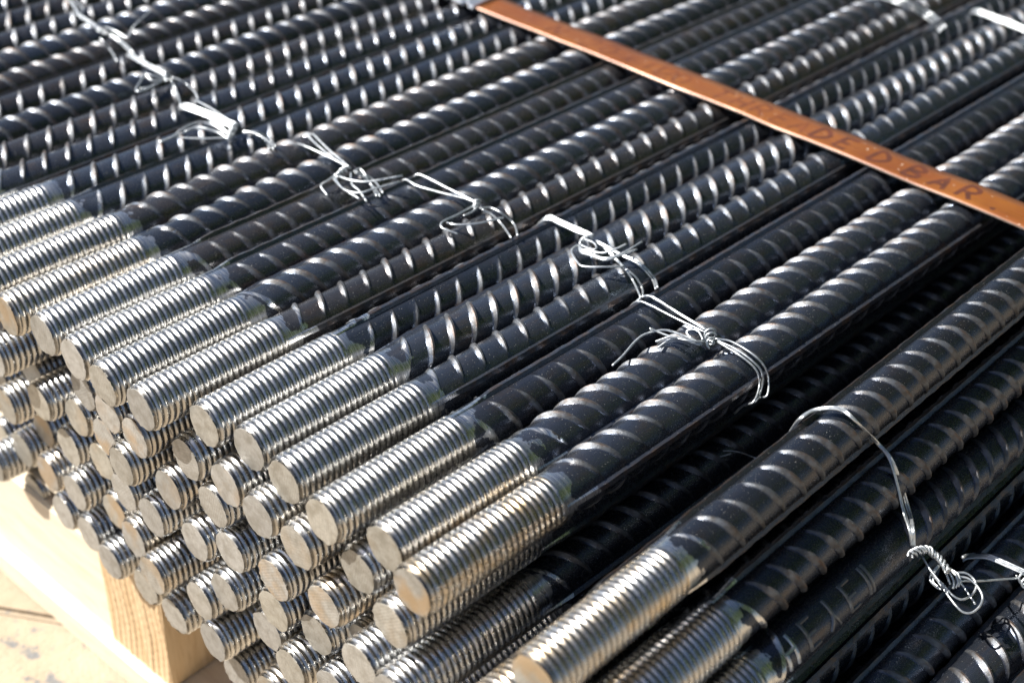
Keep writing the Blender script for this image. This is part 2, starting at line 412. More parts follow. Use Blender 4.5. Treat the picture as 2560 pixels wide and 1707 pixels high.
# ------------------------------------------------------------------ the bundle on the right
YAW = R(1.45)
bar(220.8, 2.0, 7.0, 44, 'large bar across the front right with the wire loop over it', 'bars of the right bundle', YAW, 0.7, tone=0.62)
bar(208.3, -22.0, -14.5, 47, 'bar tucked below the front right bar, its bright thread reaching nearer', 'bars of the right bundle', YAW, 0.9, tone=0.6)
bar(235.9, 14.0, -16.0, 62, 'ribbed bar right of the wire-looped bar, next to the lettered bar', 'bars of the right bundle', YAW, 0.1, tone=0.7)
lettered = bar(248.0, 17.0, -34.0, 208, 'dark bar with raised rolled letters along its side', 'bars of the right bundle', YAW, 0.1, mark=True, tone=0.75)
bar(271.5, 10.0, -66.0, 60, 'shaded bar below the wire knot, beside the lettered bar', 'bars of the right bundle', YAW, tone=0.9)
bar(293.5, 10.0, -70.5, 188, 'sunlit bar with bold bright ribs at the lower right corner', 'bars of the right bundle', YAW, tone=0.9)
bar(315.8, 10.0, -69.0, 30, 'smooth-sided bar cut by the lower right corner', 'bars of the right bundle', YAW, tone=0.9)
bar(184.5, 0.0, -58.5, 140, 'shaded bar in the dark gap with light catching its thread crests', 'bars in the dark gap', R(0.3))
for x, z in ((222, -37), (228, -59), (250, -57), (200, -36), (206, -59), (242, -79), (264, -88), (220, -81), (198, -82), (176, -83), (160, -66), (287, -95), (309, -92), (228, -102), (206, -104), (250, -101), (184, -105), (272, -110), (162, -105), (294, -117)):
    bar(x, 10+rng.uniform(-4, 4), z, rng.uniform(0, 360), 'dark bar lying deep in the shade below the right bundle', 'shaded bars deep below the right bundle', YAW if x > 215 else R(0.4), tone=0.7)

# raised letters on the rolled mark (polyline strokes, x along the bar, u around it)
GLYPH = {'4': [[(0, 1), (0, .45), (.7, .45)], [(.7, 1), (.7, 0)]], 'E': [[(.7, 1), (0, 1), (0, 0), (.7, 0)], [(0, .5), (.55, .5)]],
         'Y': [[(0, 1), (.35, .55), (.7, 1)], [(.35, .55), (.35, 0)]], 'F': [[(.7, 1), (0, 1), (0, 0)], [(0, .5), (.55, .5)]],
         'I': [[(0, 1), (0, 0)], [(.3, 1), (.3, 0)]]}
def stroke_on_bar(name, pts, y0, th0, w, h, parent):
    verts, faces = [], []
    for a, b in zip(pts[:-1], pts[1:]):
        ax, ay = y0+a[0]*7.0, th0+a[1]*R(62); bx, by = y0+b[0]*7.0, th0+b[1]*R(62)
        dx, dy = bx-ax, (by-ay)*CORE; L = math.hypot(dx, dy); dx /= L; dy /= L
        ax -= dx*w*.5; ay -= dy*w*.5/CORE; bx += dx*w*.5; by += dy*w*.5/CORE
        n = 6; base = len(verts)
        for i in range(n+1):
            f = i/n; cx = ax+(bx-ax)*f; cy = ay+(by-ay)*f
            for s, rr in ((-1.5, CORE-0.15), (-0.75, CORE+h), (0.75, CORE+h), (1.5, CORE-0.15)):
                yy = cx - dy*w*.5*s; tt = cy + dx*w*.5*s/CORE
                verts.append((rr*math.sin(tt), yy, rr*math.cos(tt)))
        for i in range(n):
            for q in range(3): faces.append((base+i*4+q, base+i*4+q+1, base+i*4+4+q+1, base+i*4+4+q))
        faces.append(tuple(base+q for q in range(4))); faces.append(tuple(base+n*4+q for q in range(4)))
    bm = bmesh.new(); me = mesh(name, verts, faces, M['scale'], smooth=False)
    bm.from_mesh(me); bmesh.ops.recalc_face_normals(bm, faces=bm.faces); bm.to_mesh(me); bm.free()
    return me
for i, ch in enumerate('4EYEI'):
    parts = GLYPH[ch]; allv = []
    for gi, pts in enumerate(parts):
        pass
    bm = bmesh.new()
    for pts in parts:
        tmp = stroke_on_bar('raised_letter', pts, 0.0, 0.0, 1.1, 0.62, None)
        bm.from_mesh(tmp)
    me = bpy.data.meshes.new('raised_letter'); bm.to_mesh(me); bm.free(); me.materials.append(M['letter_cut' if i == 0 else 'letter'])
    o = obj('raised_letter', me, lettered)
    o.location = (0, (THREAD_L+13.0+i*12.6)*MM, 0); o.rotation_euler = (0, R(14), 0)

# ------------------------------------------------------------------ wire ties
WIRES = {"w1":{"strand":[[[108.92,177.56,-10],[105.32,177.56,-4],[106.55,177.56,2.0],[110.73,176.22,8.0],[113.13,177.51,11.5],[115.08,179.59,12.5],[119.59,180.03,12.5],[133.58,178.58,12.5],[147.6,177.19,13.0]],[[108.92,176.24,-10],[105.32,176.24,-4],[109.26,176.24,6.0],[113.1,175.74,10.5],[118.48,175.62,12.0],[133.38,175.64,12.3],[148.2,175.79,13.0]],[[111.52,179.05,9.0],[113.76,179.28,12.0],[117.18,180.3,12.7],[127.68,179.29,12.7],[147.79,177.6,13.0]],[[153.21,175.24,13.0],[158.68,178.63,12.7],[168.73,179.37,11.47],[173.5,181.02,7.54],[175.75,181.72,2.45],[180.31,175.07,0.0],[174.88,175.07,-4.0],[171.28,175.07,-10.0]],[[154.62,174.73,13.0],[162.65,176.1,12.5],[170.71,176.97,10.3],[174.55,178.65,5.86],[175.98,177.44,-0.17],[179.45,169.03,0.0],[174.88,169.03,-4.0],[171.28,169.03,-10.0]],[[155.05,174.18,13.0],[167.24,174.82,11.5],[173.38,176.22,7.71],[175.82,175.89,2.05],[179.1,168.2,0.0],[174.88,168.2,-4.0],[171.28,168.2,-10.0]]],"tail":[[[152.21,168.19,13.0],[147.9,167.07,14.0],[139.84,164.21,15.0],[136.17,161.13,15.0],[133.06,155.66,14.0],[133.04,149.69,13.0],[134.69,141.85,12.0],[135.46,134.52,11.0]],[[152.28,169.21,14.0],[148.55,164.22,15.0],[141.81,161.89,14.5],[136.07,160.01,15.0],[133.43,158.38,16.0]],[[151.74,167.5,13.0],[147.26,164.7,14.0],[143.19,162.78,14.0],[141.29,159.61,13.0],[140.42,155.58,11.5]],[[151.95,168.82,15.0],[147.3,171.39,15.5],[144.1,170.35,15.0],[143.89,168.86,14.0],[147.27,167.92,13.5],[150.95,167.85,13.0]],[[138.4,156.56,13.0],[139.93,158.63,14.0],[142.36,161.15,15.0],[147.43,165.05,14.5],[150.63,167.46,14.0]]],"coil":[[[149.06,176.88,13.5],[154.54,170.66,13.0]]],"kr":2.31},
"w2":{"strand":[[[38.58,195.56,-10],[34.98,195.56,-4],[37.32,195.56,4.0],[41.12,193.98,9.0],[43.71,193.74,12.0],[45.48,195.34,13.0],[50.6,195.18,13.2],[59.68,195.98,13.2],[69.64,196.54,13.4]],[[38.58,196.37,-10],[34.98,196.37,-4],[36.97,196.37,4.3],[40.77,194.78,9.3],[43.36,194.53,12.3],[45.13,196.14,13.3],[50.26,195.96,13.5],[59.35,196.76,13.5],[69.33,197.31,13.7]],[[38.58,195.27,-10],[34.98,195.27,-4],[35.78,195.27,2.0],[40.39,193.47,8.0],[43.95,193.07,11.5],[46.65,194.12,12.6],[53.37,194.0,12.8],[63.02,194.57,13.0],[67.83,195.91,13.2]],[[38.58,196.22,-10],[34.98,196.22,-4],[37.12,196.22,4.0],[41.44,194.91,10.0],[44.2,194.95,12.6],[49.14,194.1,13.0],[59.14,194.37,13.1],[68.82,196.14,13.2]],[[72.31,195.38,13.0],[80.09,195.52,13.0],[87.13,196.5,12.0],[94.46,196.89,12.46],[99.72,197.71,10.08],[103.09,199.16,6.18],[113.57,187.65,12.25]],[[73.84,194.55,13.0],[80.79,194.77,12.6],[88.61,195.68,12.0],[95.16,195.63,12.3],[100.09,196.41,9.78],[103.12,197.78,6.12],[113.68,186.2,12.28]],[[72.68,195.43,12.8],[79.17,194.44,12.0],[87.01,192.29,11.0],[95.31,188.81,12.26],[100.27,189.97,9.63],[103.48,190.49,5.41],[113.73,178.05,12.29]],[[73.3,195.61,13.0],[80.08,194.71,12.3],[87.61,192.47,11.2],[95.93,188.34,12.07],[100.95,187.49,9.0],[113.83,176.63,12.32]]],"tail":[[[70.39,186.85,14.0],[73.21,184.19,14.0],[77.78,184.73,15.0],[84.07,186.32,16.0],[87.73,190.75,18.0],[89.28,195.26,19.0]],[[72.67,185.23,14.0],[75.64,182.79,14.5],[81.31,182.94,15.5],[88.78,183.1,17.0],[92.37,189.77,18.5],[93.6,200.35,20.0]],[[72.64,184.39,14.0],[75.66,182.38,14.0],[82.22,181.93,15.5],[89.55,181.8,17.0],[92.31,187.7,18.0],[95.05,195.43,19.0]],[[70.26,185.9,14.0],[70.57,182.13,13.5],[73.46,179.2,13.5],[78.89,176.28,13.5],[83.53,175.0,14.0],[90.31,179.41,15.0],[95.49,187.54,14.0]],[[70.22,190.03,15.0],[75.57,189.71,16.0],[79.17,187.89,16.0],[79.22,186.14,15.5],[74.8,186.33,14.5],[71.17,186.87,14.0]]],"coil":[[[69.3,194.69,13.5],[69.51,188.73,13.5]]],"kr":1.76},
"w3":{"strand":[[[-30.01,180.68,-10],[-33.61,180.68,-4],[-29.0,180.68,6.0],[-24.74,178.6,11.0],[-21.27,179.92,12.5],[-5.27,180.13,12.7],[14.73,180.52,13.0]],[[-30.01,176.18,-10],[-33.61,176.18,-4],[-32.89,176.18,3.0],[-25.3,171.92,11.0],[-22.98,172.56,12.0],[-15.04,172.12,12.3],[-1.29,176.36,12.4],[9.15,180.1,12.5],[15.73,179.88,13.0]],[[19.02,178.03,13.0],[20.49,182.81,12.0],[26.77,183.48,11.89],[32.42,185.92,7.68],[46.09,174.16,12.69]],[[20.37,178.07,13.0],[24.4,180.33,11.0],[31.19,179.81,9.08],[45.36,170.83,12.64]]],"tail":[[[15.29,177.56,13.0],[17.98,164.77,14.5],[18.42,156.03,15.0],[20.63,152.83,14.5],[24.18,153.54,14.0],[28.03,155.8,13.0]],[[17.96,158.79,13.0],[22.72,160.22,13.5],[29.0,167.52,14.0],[32.72,178.8,14.0]],[[16.97,178.66,13.0],[18.75,173.5,13.0],[18.69,168.13,13.0]]],"coil":[[[14.05,181.18,13.3],[18.05,176.23,13.3]]],"kr":1.43},
"w4":{"strand":[[[-97.97,163.48,-10],[-101.57,163.48,-4],[-94.73,163.48,6.0],[-87.71,160.16,10.0],[-79.72,158.57,12.4],[-64.83,159.72,12.6],[-47.29,159.64,13.0]],[[-97.97,168.53,-10],[-101.57,168.53,-4],[-95.84,168.53,7.0],[-90.63,165.97,11.0],[-87.1,165.92,12.5],[-74.28,162.85,12.7],[-58.88,160.1,12.8],[-47.64,159.27,13.0]],[[-92.04,171.54,8.0],[-86.96,169.16,12.0],[-83.23,168.18,12.6],[-69.77,164.5,12.7],[-47.29,159.64,13.0]],[[-43.88,158.72,13.0],[-44.38,162.49,13.0],[-39.04,161.82,11.5],[-34.78,161.33,8.24],[-20.6,152.06,12.62]],[[-43.2,159.46,13.0],[-40.95,162.81,11.5],[-35.15,164.36,8.66],[-20.94,155.98,12.66]],[[-42.75,158.42,13.0],[-39.63,160.97,11.0],[-34.24,162.18,7.56],[-19.76,153.29,12.5]]],"tail":[[[-45.48,148.27,14.0],[-34.29,143.42,14.5],[-20.7,142.16,15.0]],[[-44.25,146.59,14.0],[-31.09,142.67,15.0],[-23.52,144.63,16.0],[-20.49,151.13,17.0],[-16.07,162.4,18.0]],[[-44.12,149.74,14.0],[-35.71,150.5,15.0],[-28.52,154.18,16.0],[-19.37,166.71,18.0]],[[-45.88,148.6,14.0],[-44.38,143.45,14.0],[-44.07,139.26,13.0],[-36.74,136.98,12.0]],[[-42.73,155.79,14.0],[-34.62,149.53,14.0],[-27.87,147.98,14.0],[-19.42,145.17,13.0]]],"coil":[[[-48.02,158.29,13.5],[-45.45,148.87,13.5]]],"kr":1.32},
"w5":{"strand":[[[-166.2,141.71,-10],[-169.8,141.71,-4],[-160.52,141.71,6.0],[-153.85,140.05,11.0],[-149.27,140.62,12.5],[-134.44,143.27,12.7],[-115.08,145.31,13.0]],[[-166.2,143.24,-10],[-169.8,143.24,-4],[-161.35,143.24,6.3],[-154.66,141.57,11.3],[-150.08,142.14,12.8],[-135.21,144.77,13.0],[-115.8,146.79,13.3]],[[-166.2,140.94,-10],[-169.8,140.94,-4],[-159.04,140.94,5.8],[-152.38,139.29,10.8],[-147.82,139.86,12.3],[-133.02,142.51,12.5],[-113.71,144.56,12.8]],[[-166.2,144.48,-10],[-169.8,144.48,-4],[-162.22,144.48,6.4],[-155.53,142.81,11.4],[-150.94,143.37,12.9],[-136.04,146.0,13.1],[-116.59,148.0,13.4]],[[-166.2,153.22,-10],[-169.8,153.22,-4],[-161.82,153.22,7.0],[-154.88,150.55,11.0],[-138.26,149.1,12.6],[-117.21,146.9,13.0]],[[-111.59,146.51,12.0],[-108.24,147.96,12.5],[-102.84,149.85,12.0],[-93.57,148.76,12.18],[-86.57,145.71,12.24]],[[-111.09,147.05,12.0],[-104.32,149.78,12.0],[-102.1,153.15,7.27],[-88.15,144.56,12.57]],[[-110.58,146.05,12.0],[-104.87,150.85,12.5],[-102.2,155.7,7.42],[-87.88,147.96,12.53]]],"tail":[[[-106.15,134.53,14.0],[-113.62,134.24,15.0],[-118.53,131.44,16.0],[-123.7,128.12,16.0],[-124.12,121.29,15.0],[-124.28,115.04,15.0],[-123.6,108.27,15.0]],[[-111.05,137.58,14.0],[-121.19,136.83,15.0],[-126.7,132.64,16.0],[-126.57,123.14,16.0],[-124.8,115.98,15.0],[-124.76,108.5,15.0]],[[-107.48,136.11,14.0],[-115.07,126.35,14.0],[-123.99,118.16,14.0],[-126.35,116.35,14.0]],[[-109.61,135.32,14.0],[-116.09,133.09,15.0],[-123.17,128.27,15.5],[-125.18,123.2,15.0]],[[-109.98,137.98,14.0],[-116.87,138.43,15.0],[-125.94,137.92,15.0]]],"coil":[[[-116.46,145.78,13.4],[-107.93,135.79,13.4]]],"kr":1.54},
"w6":{"strand":[[[-234.0,160.2,-10],[-237.6,160.2,-4],[-231.79,160.2,6.0],[-220.56,155.72,11.5],[-202.79,154.52,12.5],[-185.69,154.65,13.0]],[[-234.0,161.46,-10],[-237.6,161.46,-4],[-232.48,161.46,6.2],[-221.24,156.96,11.7],[-203.43,155.74,12.7],[-186.29,155.85,13.2]],[[-234.0,159.15,-10],[-237.6,159.15,-4],[-230.62,159.15,5.9],[-219.41,154.69,11.4],[-201.68,153.51,12.4],[-184.62,153.65,12.9]],[[-181.49,154.84,13.0],[-177.24,157.33,12.0],[-173.2,158.62,10.18],[-159.94,153.76,12.58],[-153.93,151.22,11.96]],[[-179.88,153.09,13.0],[-172.39,151.11,9.52],[-153.15,140.54,11.65]]],"tail":[[[-180.75,148.82,13.5],[-176.27,138.54,14.5],[-174.92,131.69,15.0],[-178.19,131.5,15.0],[-184.42,138.4,15.0],[-188.29,143.76,15.0],[-183.28,144.49,14.0],[-182.07,149.12,13.5]],[[-183.35,151.23,13.5],[-186.38,146.75,15.0],[-189.78,144.78,15.0]],[[-180.12,147.76,13.5],[-177.85,138.34,14.0],[-179.6,134.71,14.0]]],"coil":[[[-186.3,154.81,13.3],[-179.56,150.74,13.3]]],"kr":1.21},
"w7":{"strand":[[[-317.36,175.48,8.0],[-304.63,170.88,12.0],[-290.23,166.54,12.6],[-281.06,162.72,12.7],[-263.8,161.37,12.7],[-253.0,158.3,13.0]],[[-317.33,176.56,8.2],[-304.6,171.94,12.2],[-290.18,167.58,12.8],[-281.01,163.75,12.9],[-263.73,162.39,12.9],[-252.92,159.3,13.2]],[[-303.0,173.8,12.0],[-291.05,170.95,12.6],[-285.49,168.64,12.0],[-282.16,163.95,12.0]],[[-245.9,154.35,13.0],[-242.02,154.2,12.0],[-239.13,155.56,8.46],[-219.63,147.22,10.99]],[[-246.77,161.24,13.0],[-238.48,162.01,12.0],[-224.05,158.83,12.55],[-219.69,158.22,11.02]],[[-246.01,160.11,13.0],[-238.17,161.09,11.5],[-222.78,157.31,12.28],[-220.22,157.67,11.31]]],"tail":[[[-250.4,163.77,14.0],[-235.69,164.27,14.0],[-238.8,169.84,16.0],[-240.5,175.12,18.0],[-244.45,186.22,20.0]],[[-254.49,163.23,14.0],[-246.17,163.06,15.0],[-237.51,164.21,14.0]]],"coil":[[[-255.39,159.92,13.5],[-247.98,160.2,13.5]]],"kr":1.65},
"w8":{"strand":[[[201.95,159.41,4.0],[208.12,153.58,16.55],[209.22,160.05,17.41],[214.03,163.49,19.46],[218.3,165.61,19.57],[224.36,166.44,16.98],[226.09,180.54,1.0],[234.42,179.18,-3.0],[244.15,177.16,-17.97],[252.03,169.01,-18.0],[254.56,169.07,-25.0]],[[201.83,160.15,4.0],[207.84,154.61,16.29],[209.0,160.98,17.25],[213.9,164.27,19.43],[218.2,166.34,19.59],[224.34,166.64,16.99],[226.38,180.84,1.0],[234.8,179.58,-3.0],[243.34,181.69,-21.31],[252.56,169.57,-18.0],[254.82,169.35,-25.0]],[[202.16,158.85,4.0],[208.58,152.59,16.93],[209.59,159.2,17.66],[214.27,162.88,19.5],[218.49,165.08,19.54],[224.4,166.31,16.94],[225.97,180.41,1.0],[234.25,179.0,-3.0],[244.26,175.71,-16.99],[251.79,168.76,-18.0],[254.44,168.94,-25.0]],[[202.51,159.65,4.0],[209.24,152.82,17.42],[210.15,159.59,18.0],[214.65,163.6,19.56],[218.8,165.94,19.49],[224.47,166.61,16.89],[226.6,181.07,1.0],[235.09,179.88,-3.0],[243.99,182.35,-21.3],[252.98,170.0,-18.0],[255.03,169.57,-25.0]]],"tail":[[[268.65,183.58,-40.0],[271.57,185.29,-40.0],[275.85,185.06,-41.0],[279.56,182.56,-42.0],[280.85,178.49,-43.0],[280.13,174.75,-44.0],[277.96,172.68,-44.0],[274.98,172.42,-43.0],[270.42,173.96,-42.0],[265.49,176.06,-41.0],[261.45,177.43,-40.0]],[[254.63,179.72,-37.0],[259.72,177.11,-38.0],[266.82,175.12,-40.0],[270.18,173.99,-41.0]],[[266.6,184.54,-40.0],[269.51,187.13,-40.0],[273.03,187.38,-41.0],[275.33,185.09,-42.0],[275.79,180.94,-43.0],[274.31,176.83,-43.0],[271.01,175.43,-42.0],[266.09,176.69,-41.0],[262.72,176.99,-40.0]],[[270.4,181.45,-40.0],[274.54,179.8,-41.0],[279.55,177.42,-42.0]],[[270.08,181.99,-40.0],[273.8,191.5,-44.0],[280.37,212.14,-52.0]],[[260.44,182.01,-39.0],[260.51,177.34,-40.0],[261.92,174.99,-41.0],[264.98,174.81,-42.0],[266.85,175.0,-42.0]],[[260.74,182.33,-39.0],[261.27,178.13,-40.0],[263.01,175.24,-41.0],[265.53,174.36,-41.0]],[[263.83,181.38,-38.0],[267.04,179.56,-37.5],[269.13,178.67,-39.0],[270.11,177.37,-41.0]],[[264.59,182.17,-38.0],[268.25,180.81,-37.5],[270.19,179.77,-39.0],[270.4,178.54,-41.0]],[[265.05,182.65,-38.0],[268.53,181.99,-37.5],[270.48,180.94,-39.0],[270.84,179.86,-41.0]],[[263.37,180.91,-38.0],[266.25,178.6,-38.0],[268.47,177.7,-40.0]]],"coil":[[[256.47,164.13,-24.5],[258.16,171.04,-25.0],[262.56,173.35,-27.0],[269.0,171.08,-28.0]]],"kr":2.3},
"w9":{"strand":[[[256.47,214.38,-59.7],[258.16,215.04,-57.39],[264.49,215.99,-53.66],[272.85,217.11,-53.0],[280.76,218.21,-53.0]],[[280.5,150.74,0.0],[257.55,216.72,-58.11],[264.14,216.99,-53.75],[272.55,218.01,-53.0],[280.47,219.1,-53.0]],[[257.46,211.95,-58.22],[258.81,213.49,-56.74],[264.9,215.05,-53.57],[273.21,216.28,-53.0],[281.11,217.38,-53.0]],[[258.41,210.26,-57.13],[259.59,212.25,-56.06],[265.44,214.43,-53.47],[273.7,215.77,-53.0],[281.59,216.87,-53.0]]],"tail":[],"coil":[[[280.11,214.41,-52.0],[282.48,212.34,-52.0],[284.84,210.28,-52.0]]],"kr":2.0},
"w10":{"strand":[[[-7.63,532.19,8.0],[6.1,524.02,12.0],[19.92,521.91,12.8],[32.76,528.9,7.21],[52.67,509.66,11.14]],[[-7.93,535.49,8.0],[5.82,527.28,12.0],[19.67,525.13,12.8],[32.68,531.87,7.32],[52.57,512.63,11.2]],[[-6.44,528.68,8.0],[7.24,520.57,12.0],[21.01,518.5,12.8],[33.13,526.77,6.63],[53.26,507.13,10.8]],[[-8.21,537.63,8.0],[5.57,529.38,12.0],[19.44,527.21,12.8],[32.61,533.69,7.43],[52.46,514.5,11.26]]],"tail":[],"coil":[],"kr":1},
"w11":{"strand":[[[46.89,549.37,7.0],[52.39,545.4,12.0],[62.58,543.74,12.8],[86.33,540.71,13.0],[99.25,537.35,13.0]],[[46.09,552.52,7.0],[51.6,548.54,12.0],[61.83,546.85,12.8],[85.65,543.76,13.0],[98.61,540.36,13.0]],[[48.3,546.36,7.0],[53.79,542.4,12.0],[63.95,540.76,12.8],[87.6,537.79,13.0],[100.47,534.48,13.0]]],"tail":[],"coil":[],"kr":1},
"w12":{"strand":[[[161.83,165.8,-38.0],[165.67,168.12,-36.0],[169.68,172.71,-34.0]],[[163.04,169.58,-36.0],[165.79,172.84,-35.0],[171.24,175.76,-34.0],[179.18,176.58,-33.0]]],"tail":[],"coil":[],"kr":1}}
def smooth_path(p, sub=6):
    p = [Vector(q) for q in p]
    if len(p) < 3: return p
    e = [p[0]*2-p[1]]+p+[p[-1]*2-p[-2]]
    out = []
    for i in range(1, len(e)-2):
        a, b, c, d = e[i-1:i+3]
        for k in range(sub):
            t = k/sub
            out.append(0.5*((2*b)+(c-a)*t+(2*a-5*b+4*c-d)*t*t+(3*b-a-3*c+d)*t*t*t))
    out.append(p[-1]); return out
def tube(path, r, name, nseg=7):
    verts, faces = [], []
    n = len(path); up = Vector((0.3, 0.2, 1)).normalized()
    for i, p in enumerate(path):
        t = (path[min(i+1, n-1)]-path[max(i-1, 0)])
        t = t.normalized() if t.length > 1e-6 else Vector((1, 0, 0))
        a = t.cross(up); a = a.normalized() if a.length > 1e-3 else t.orthogonal().normalized()
        b = t.cross(a); up = -b if (-b).dot(up) > 0 else b
        for k in range(nseg):
            th = 2*math.pi*k/nseg
            verts.append(tuple(p+(a*math.cos(th)+b*math.sin(th))*r))
    faces = grid_faces(n, nseg)
    faces.append(tuple(range(nseg))); faces.append(tuple(reversed([(n-1)*nseg+k for k in range(nseg)])))
    me = mesh(name, verts, faces, M['wire'])
    bm = bmesh.new(); bm.from_mesh(me); bmesh.ops.recalc_face_normals(bm, faces=bm.faces); bm.to_mesh(me); bm.free()
    return me
TIE_LABEL = {'w1': 'shiny wire tie with long loose tails on the right edge bars of the stack',
             'w2': 'spiky wire tie with bundled tails in the middle of the stack',
             'w3': 'sparse wire tie with one bent tail, just left of the spiky tie',
             'w4': 'wire tie with splayed tails beside the rope-like bars',
             'w5': 'thick bright wire tie with a long bundled tail at upper left',
             'w6': 'small blurred wire tie with a closed loop between the two upper left ties',
             'w7': 'blurred wire tie with an upright tail at the far upper left',
             'w8': 'wire loop over the front right bar with a twisted cord and open loops',
             'w9': 'short bluish wire tie cut by the right edge beside the open loops',
             'w10': 'blurred bright wire band at the top edge beyond the strap',
             'w11': 'blurred bright wire band at the top right corner beyond the strap',
             'w12': 'thin stray wire lying in the dark gap'}
WR = 0.46
for k, w in WIRES.items():
    p0 = Vector(w['strand'][0][0])
    t = thing('wire_tie', TIE_LABEL[k], 'wire tie', p0, 0.0, 'wire ties on the bars')
    rel = lambda p: [Vector(q)-p0 for q in p]
    for s in w['strand']: obj('strand', tube(smooth_path(rel(s)), WR*(0.7 if k == 'w12' else 1), 'strand'), t)
    for s in w['tail']: obj('tail', tube(smooth_path(rel(s)), WR, 'tail'), t)
    for s in w['coil']:
        path = smooth_path(rel(s), 24 if k == 'w8' else 40)
        n = len(path); ns = 3
        L = sum((path[i+1]-path[i]).length for i in range(n-1)); turns = L/(2.6 if k == 'w8' else 2.4)
        if k != 'w8':
            path = [path[0].lerp(path[-1], i/59) if n <= 3 else path[int(i*(n-1)/59)] for i in range(60)]
            n = 60
        else:
            path = smooth_path([path[i] for i in range(0, n, 4)]+[path[-1]], 12); n = len(path)
        for q in range(ns if k == 'w8' else 2):
            pts = []
            for i, p in enumerate(path):
                f = i/(n-1)
                tg = (path[min(i+1, n-1)]-path[max(i-1, 0)]).normalized()
                a = tg.cross(Vector((0, 0, 1))).normalized(); b = tg.cross(a)
                th = 2*math.pi*(turns*f/(2.0 if k == 'w8' else 2.0)+q/(ns if k == 'w8' else 2))
                rr = w['kr']*(0.62 if k == 'w8' else 1.0)*(0.8+0.2*math.sin(5*f+q))
                pts.append(p+(a*math.cos(th)+b*math.sin(th))*rr)
            obj('knot', tube(pts, WR, 'knot'), t)

# ------------------------------------------------------------------ the painted steel strap with handwriting and its crimped seal
ST = [[-200.0,352.32,12.2,-198.52,330.78,12.8],[-180.0,353.09,12.2,-178.57,331.58,12.8],[-160.0,353.84,12.2,-158.61,332.36,12.8],[-140.0,354.57,12.2,-138.66,333.12,12.8],[-120.0,355.29,12.2,-118.71,333.86,12.8],[-100.0,355.99,12.2,-98.76,334.57,12.8],[-80.0,356.67,12.2,-78.8,335.27,12.8],[-60.0,357.34,12.2,-58.85,335.95,12.8],[-40.0,358.0,12.2,-38.9,336.61,12.8],[-20.0,358.63,12.2,-18.95,337.24,12.8],[0.0,359.25,12.2,1.01,337.86,12.8],[20.0,359.86,12.2,20.96,338.45,12.8],[40.0,360.45,12.2,40.91,339.03,12.8],[60.0,361.02,12.2,60.86,339.58,12.8],[80.0,361.57,12.2,80.82,340.12,12.8],[100.0,362.11,12.2,100.77,340.63,12.8],[120.0,362.64,12.2,120.72,341.12,12.8],[140.0,363.14,12.2,140.67,341.59,12.8],[160.0,363.64,12.2,160.62,342.05,12.8],[180.0,364.11,12.2,180.58,342.48,12.8],[200.0,364.57,12.2,200.4,343.23,12.6]]
strap = thing('steel_strap', 'orange painted steel strap with dark handwriting across the bars', 'strap', (0, 350, 12))
o0 = Vector((0, 350, 12))
br = random.Random(31)
pb = [Vector(q[:3])-o0+Vector((0, 0, br.uniform(-.25, .5))) for q in ST]; pf = [Vector(q[3:])-o0+Vector((0, 0, br.uniform(-.4, .4))) for q in ST]
# past the edge bar the strap folds down the side of the stack
pb += [pb[-1]+Vector((3, .4, -6)), pb[-1]+Vector((4, .5, -40)), pb[-1]+Vector((3, .5, -120))]
pf += [pf[-1]+Vector((3, .4, -6)), pf[-1]+Vector((4, .5, -40)), pf[-1]+Vector((3, .5, -120))]
def surf(u, v, lift=0.0):        # u index along the strap, v 0 back edge .. 1 front edge
    i = max(0, min(len(pb)-2, int(u))); f = u-i
    a = pb[i].lerp(pb[i+1], f); b = pf[i].lerp(pf[i+1], f)
    du = (pb[i+1]+pf[i+1]-pb[i]-pf[i]); nn = du.cross(a-b).normalized()
    if nn.z < -0.01: nn = -nn
    return a.lerp(b, v)+nn*lift
verts, faces = [], []
NU = (len(pb)-1)*4
for lift in (0.0, -0.8):
    for i in range(NU+1):
        for j in range(5): verts.append(tuple(surf(i/4, j/4, lift)))
nv = (NU+1)*5
f1 = grid_faces(NU+1, 5, wrap=False)
faces = f1+[tuple(reversed(q)) for q in grid_faces(NU+1, 5, wrap=False, off=nv)]
for i in range(NU):
    faces.append((i*5, (i+1)*5, nv+(i+1)*5, nv+i*5)); faces.append((i*5+4, nv+i*5+4, nv+(i+1)*5+4, (i+1)*5+4))
me = mesh('band', verts, faces, M['strap'])
me.materials.append(M['edge'])
for p in me.polygons[len(f1)*2:]: p.material_index = 1; p.use_smooth = False
bm = bmesh.new(); bm.from_mesh(me); bmesh.ops.recalc_face_normals(bm, faces=bm.faces); bm.to_mesh(me); bm.free()
band = obj('band', me, strap)
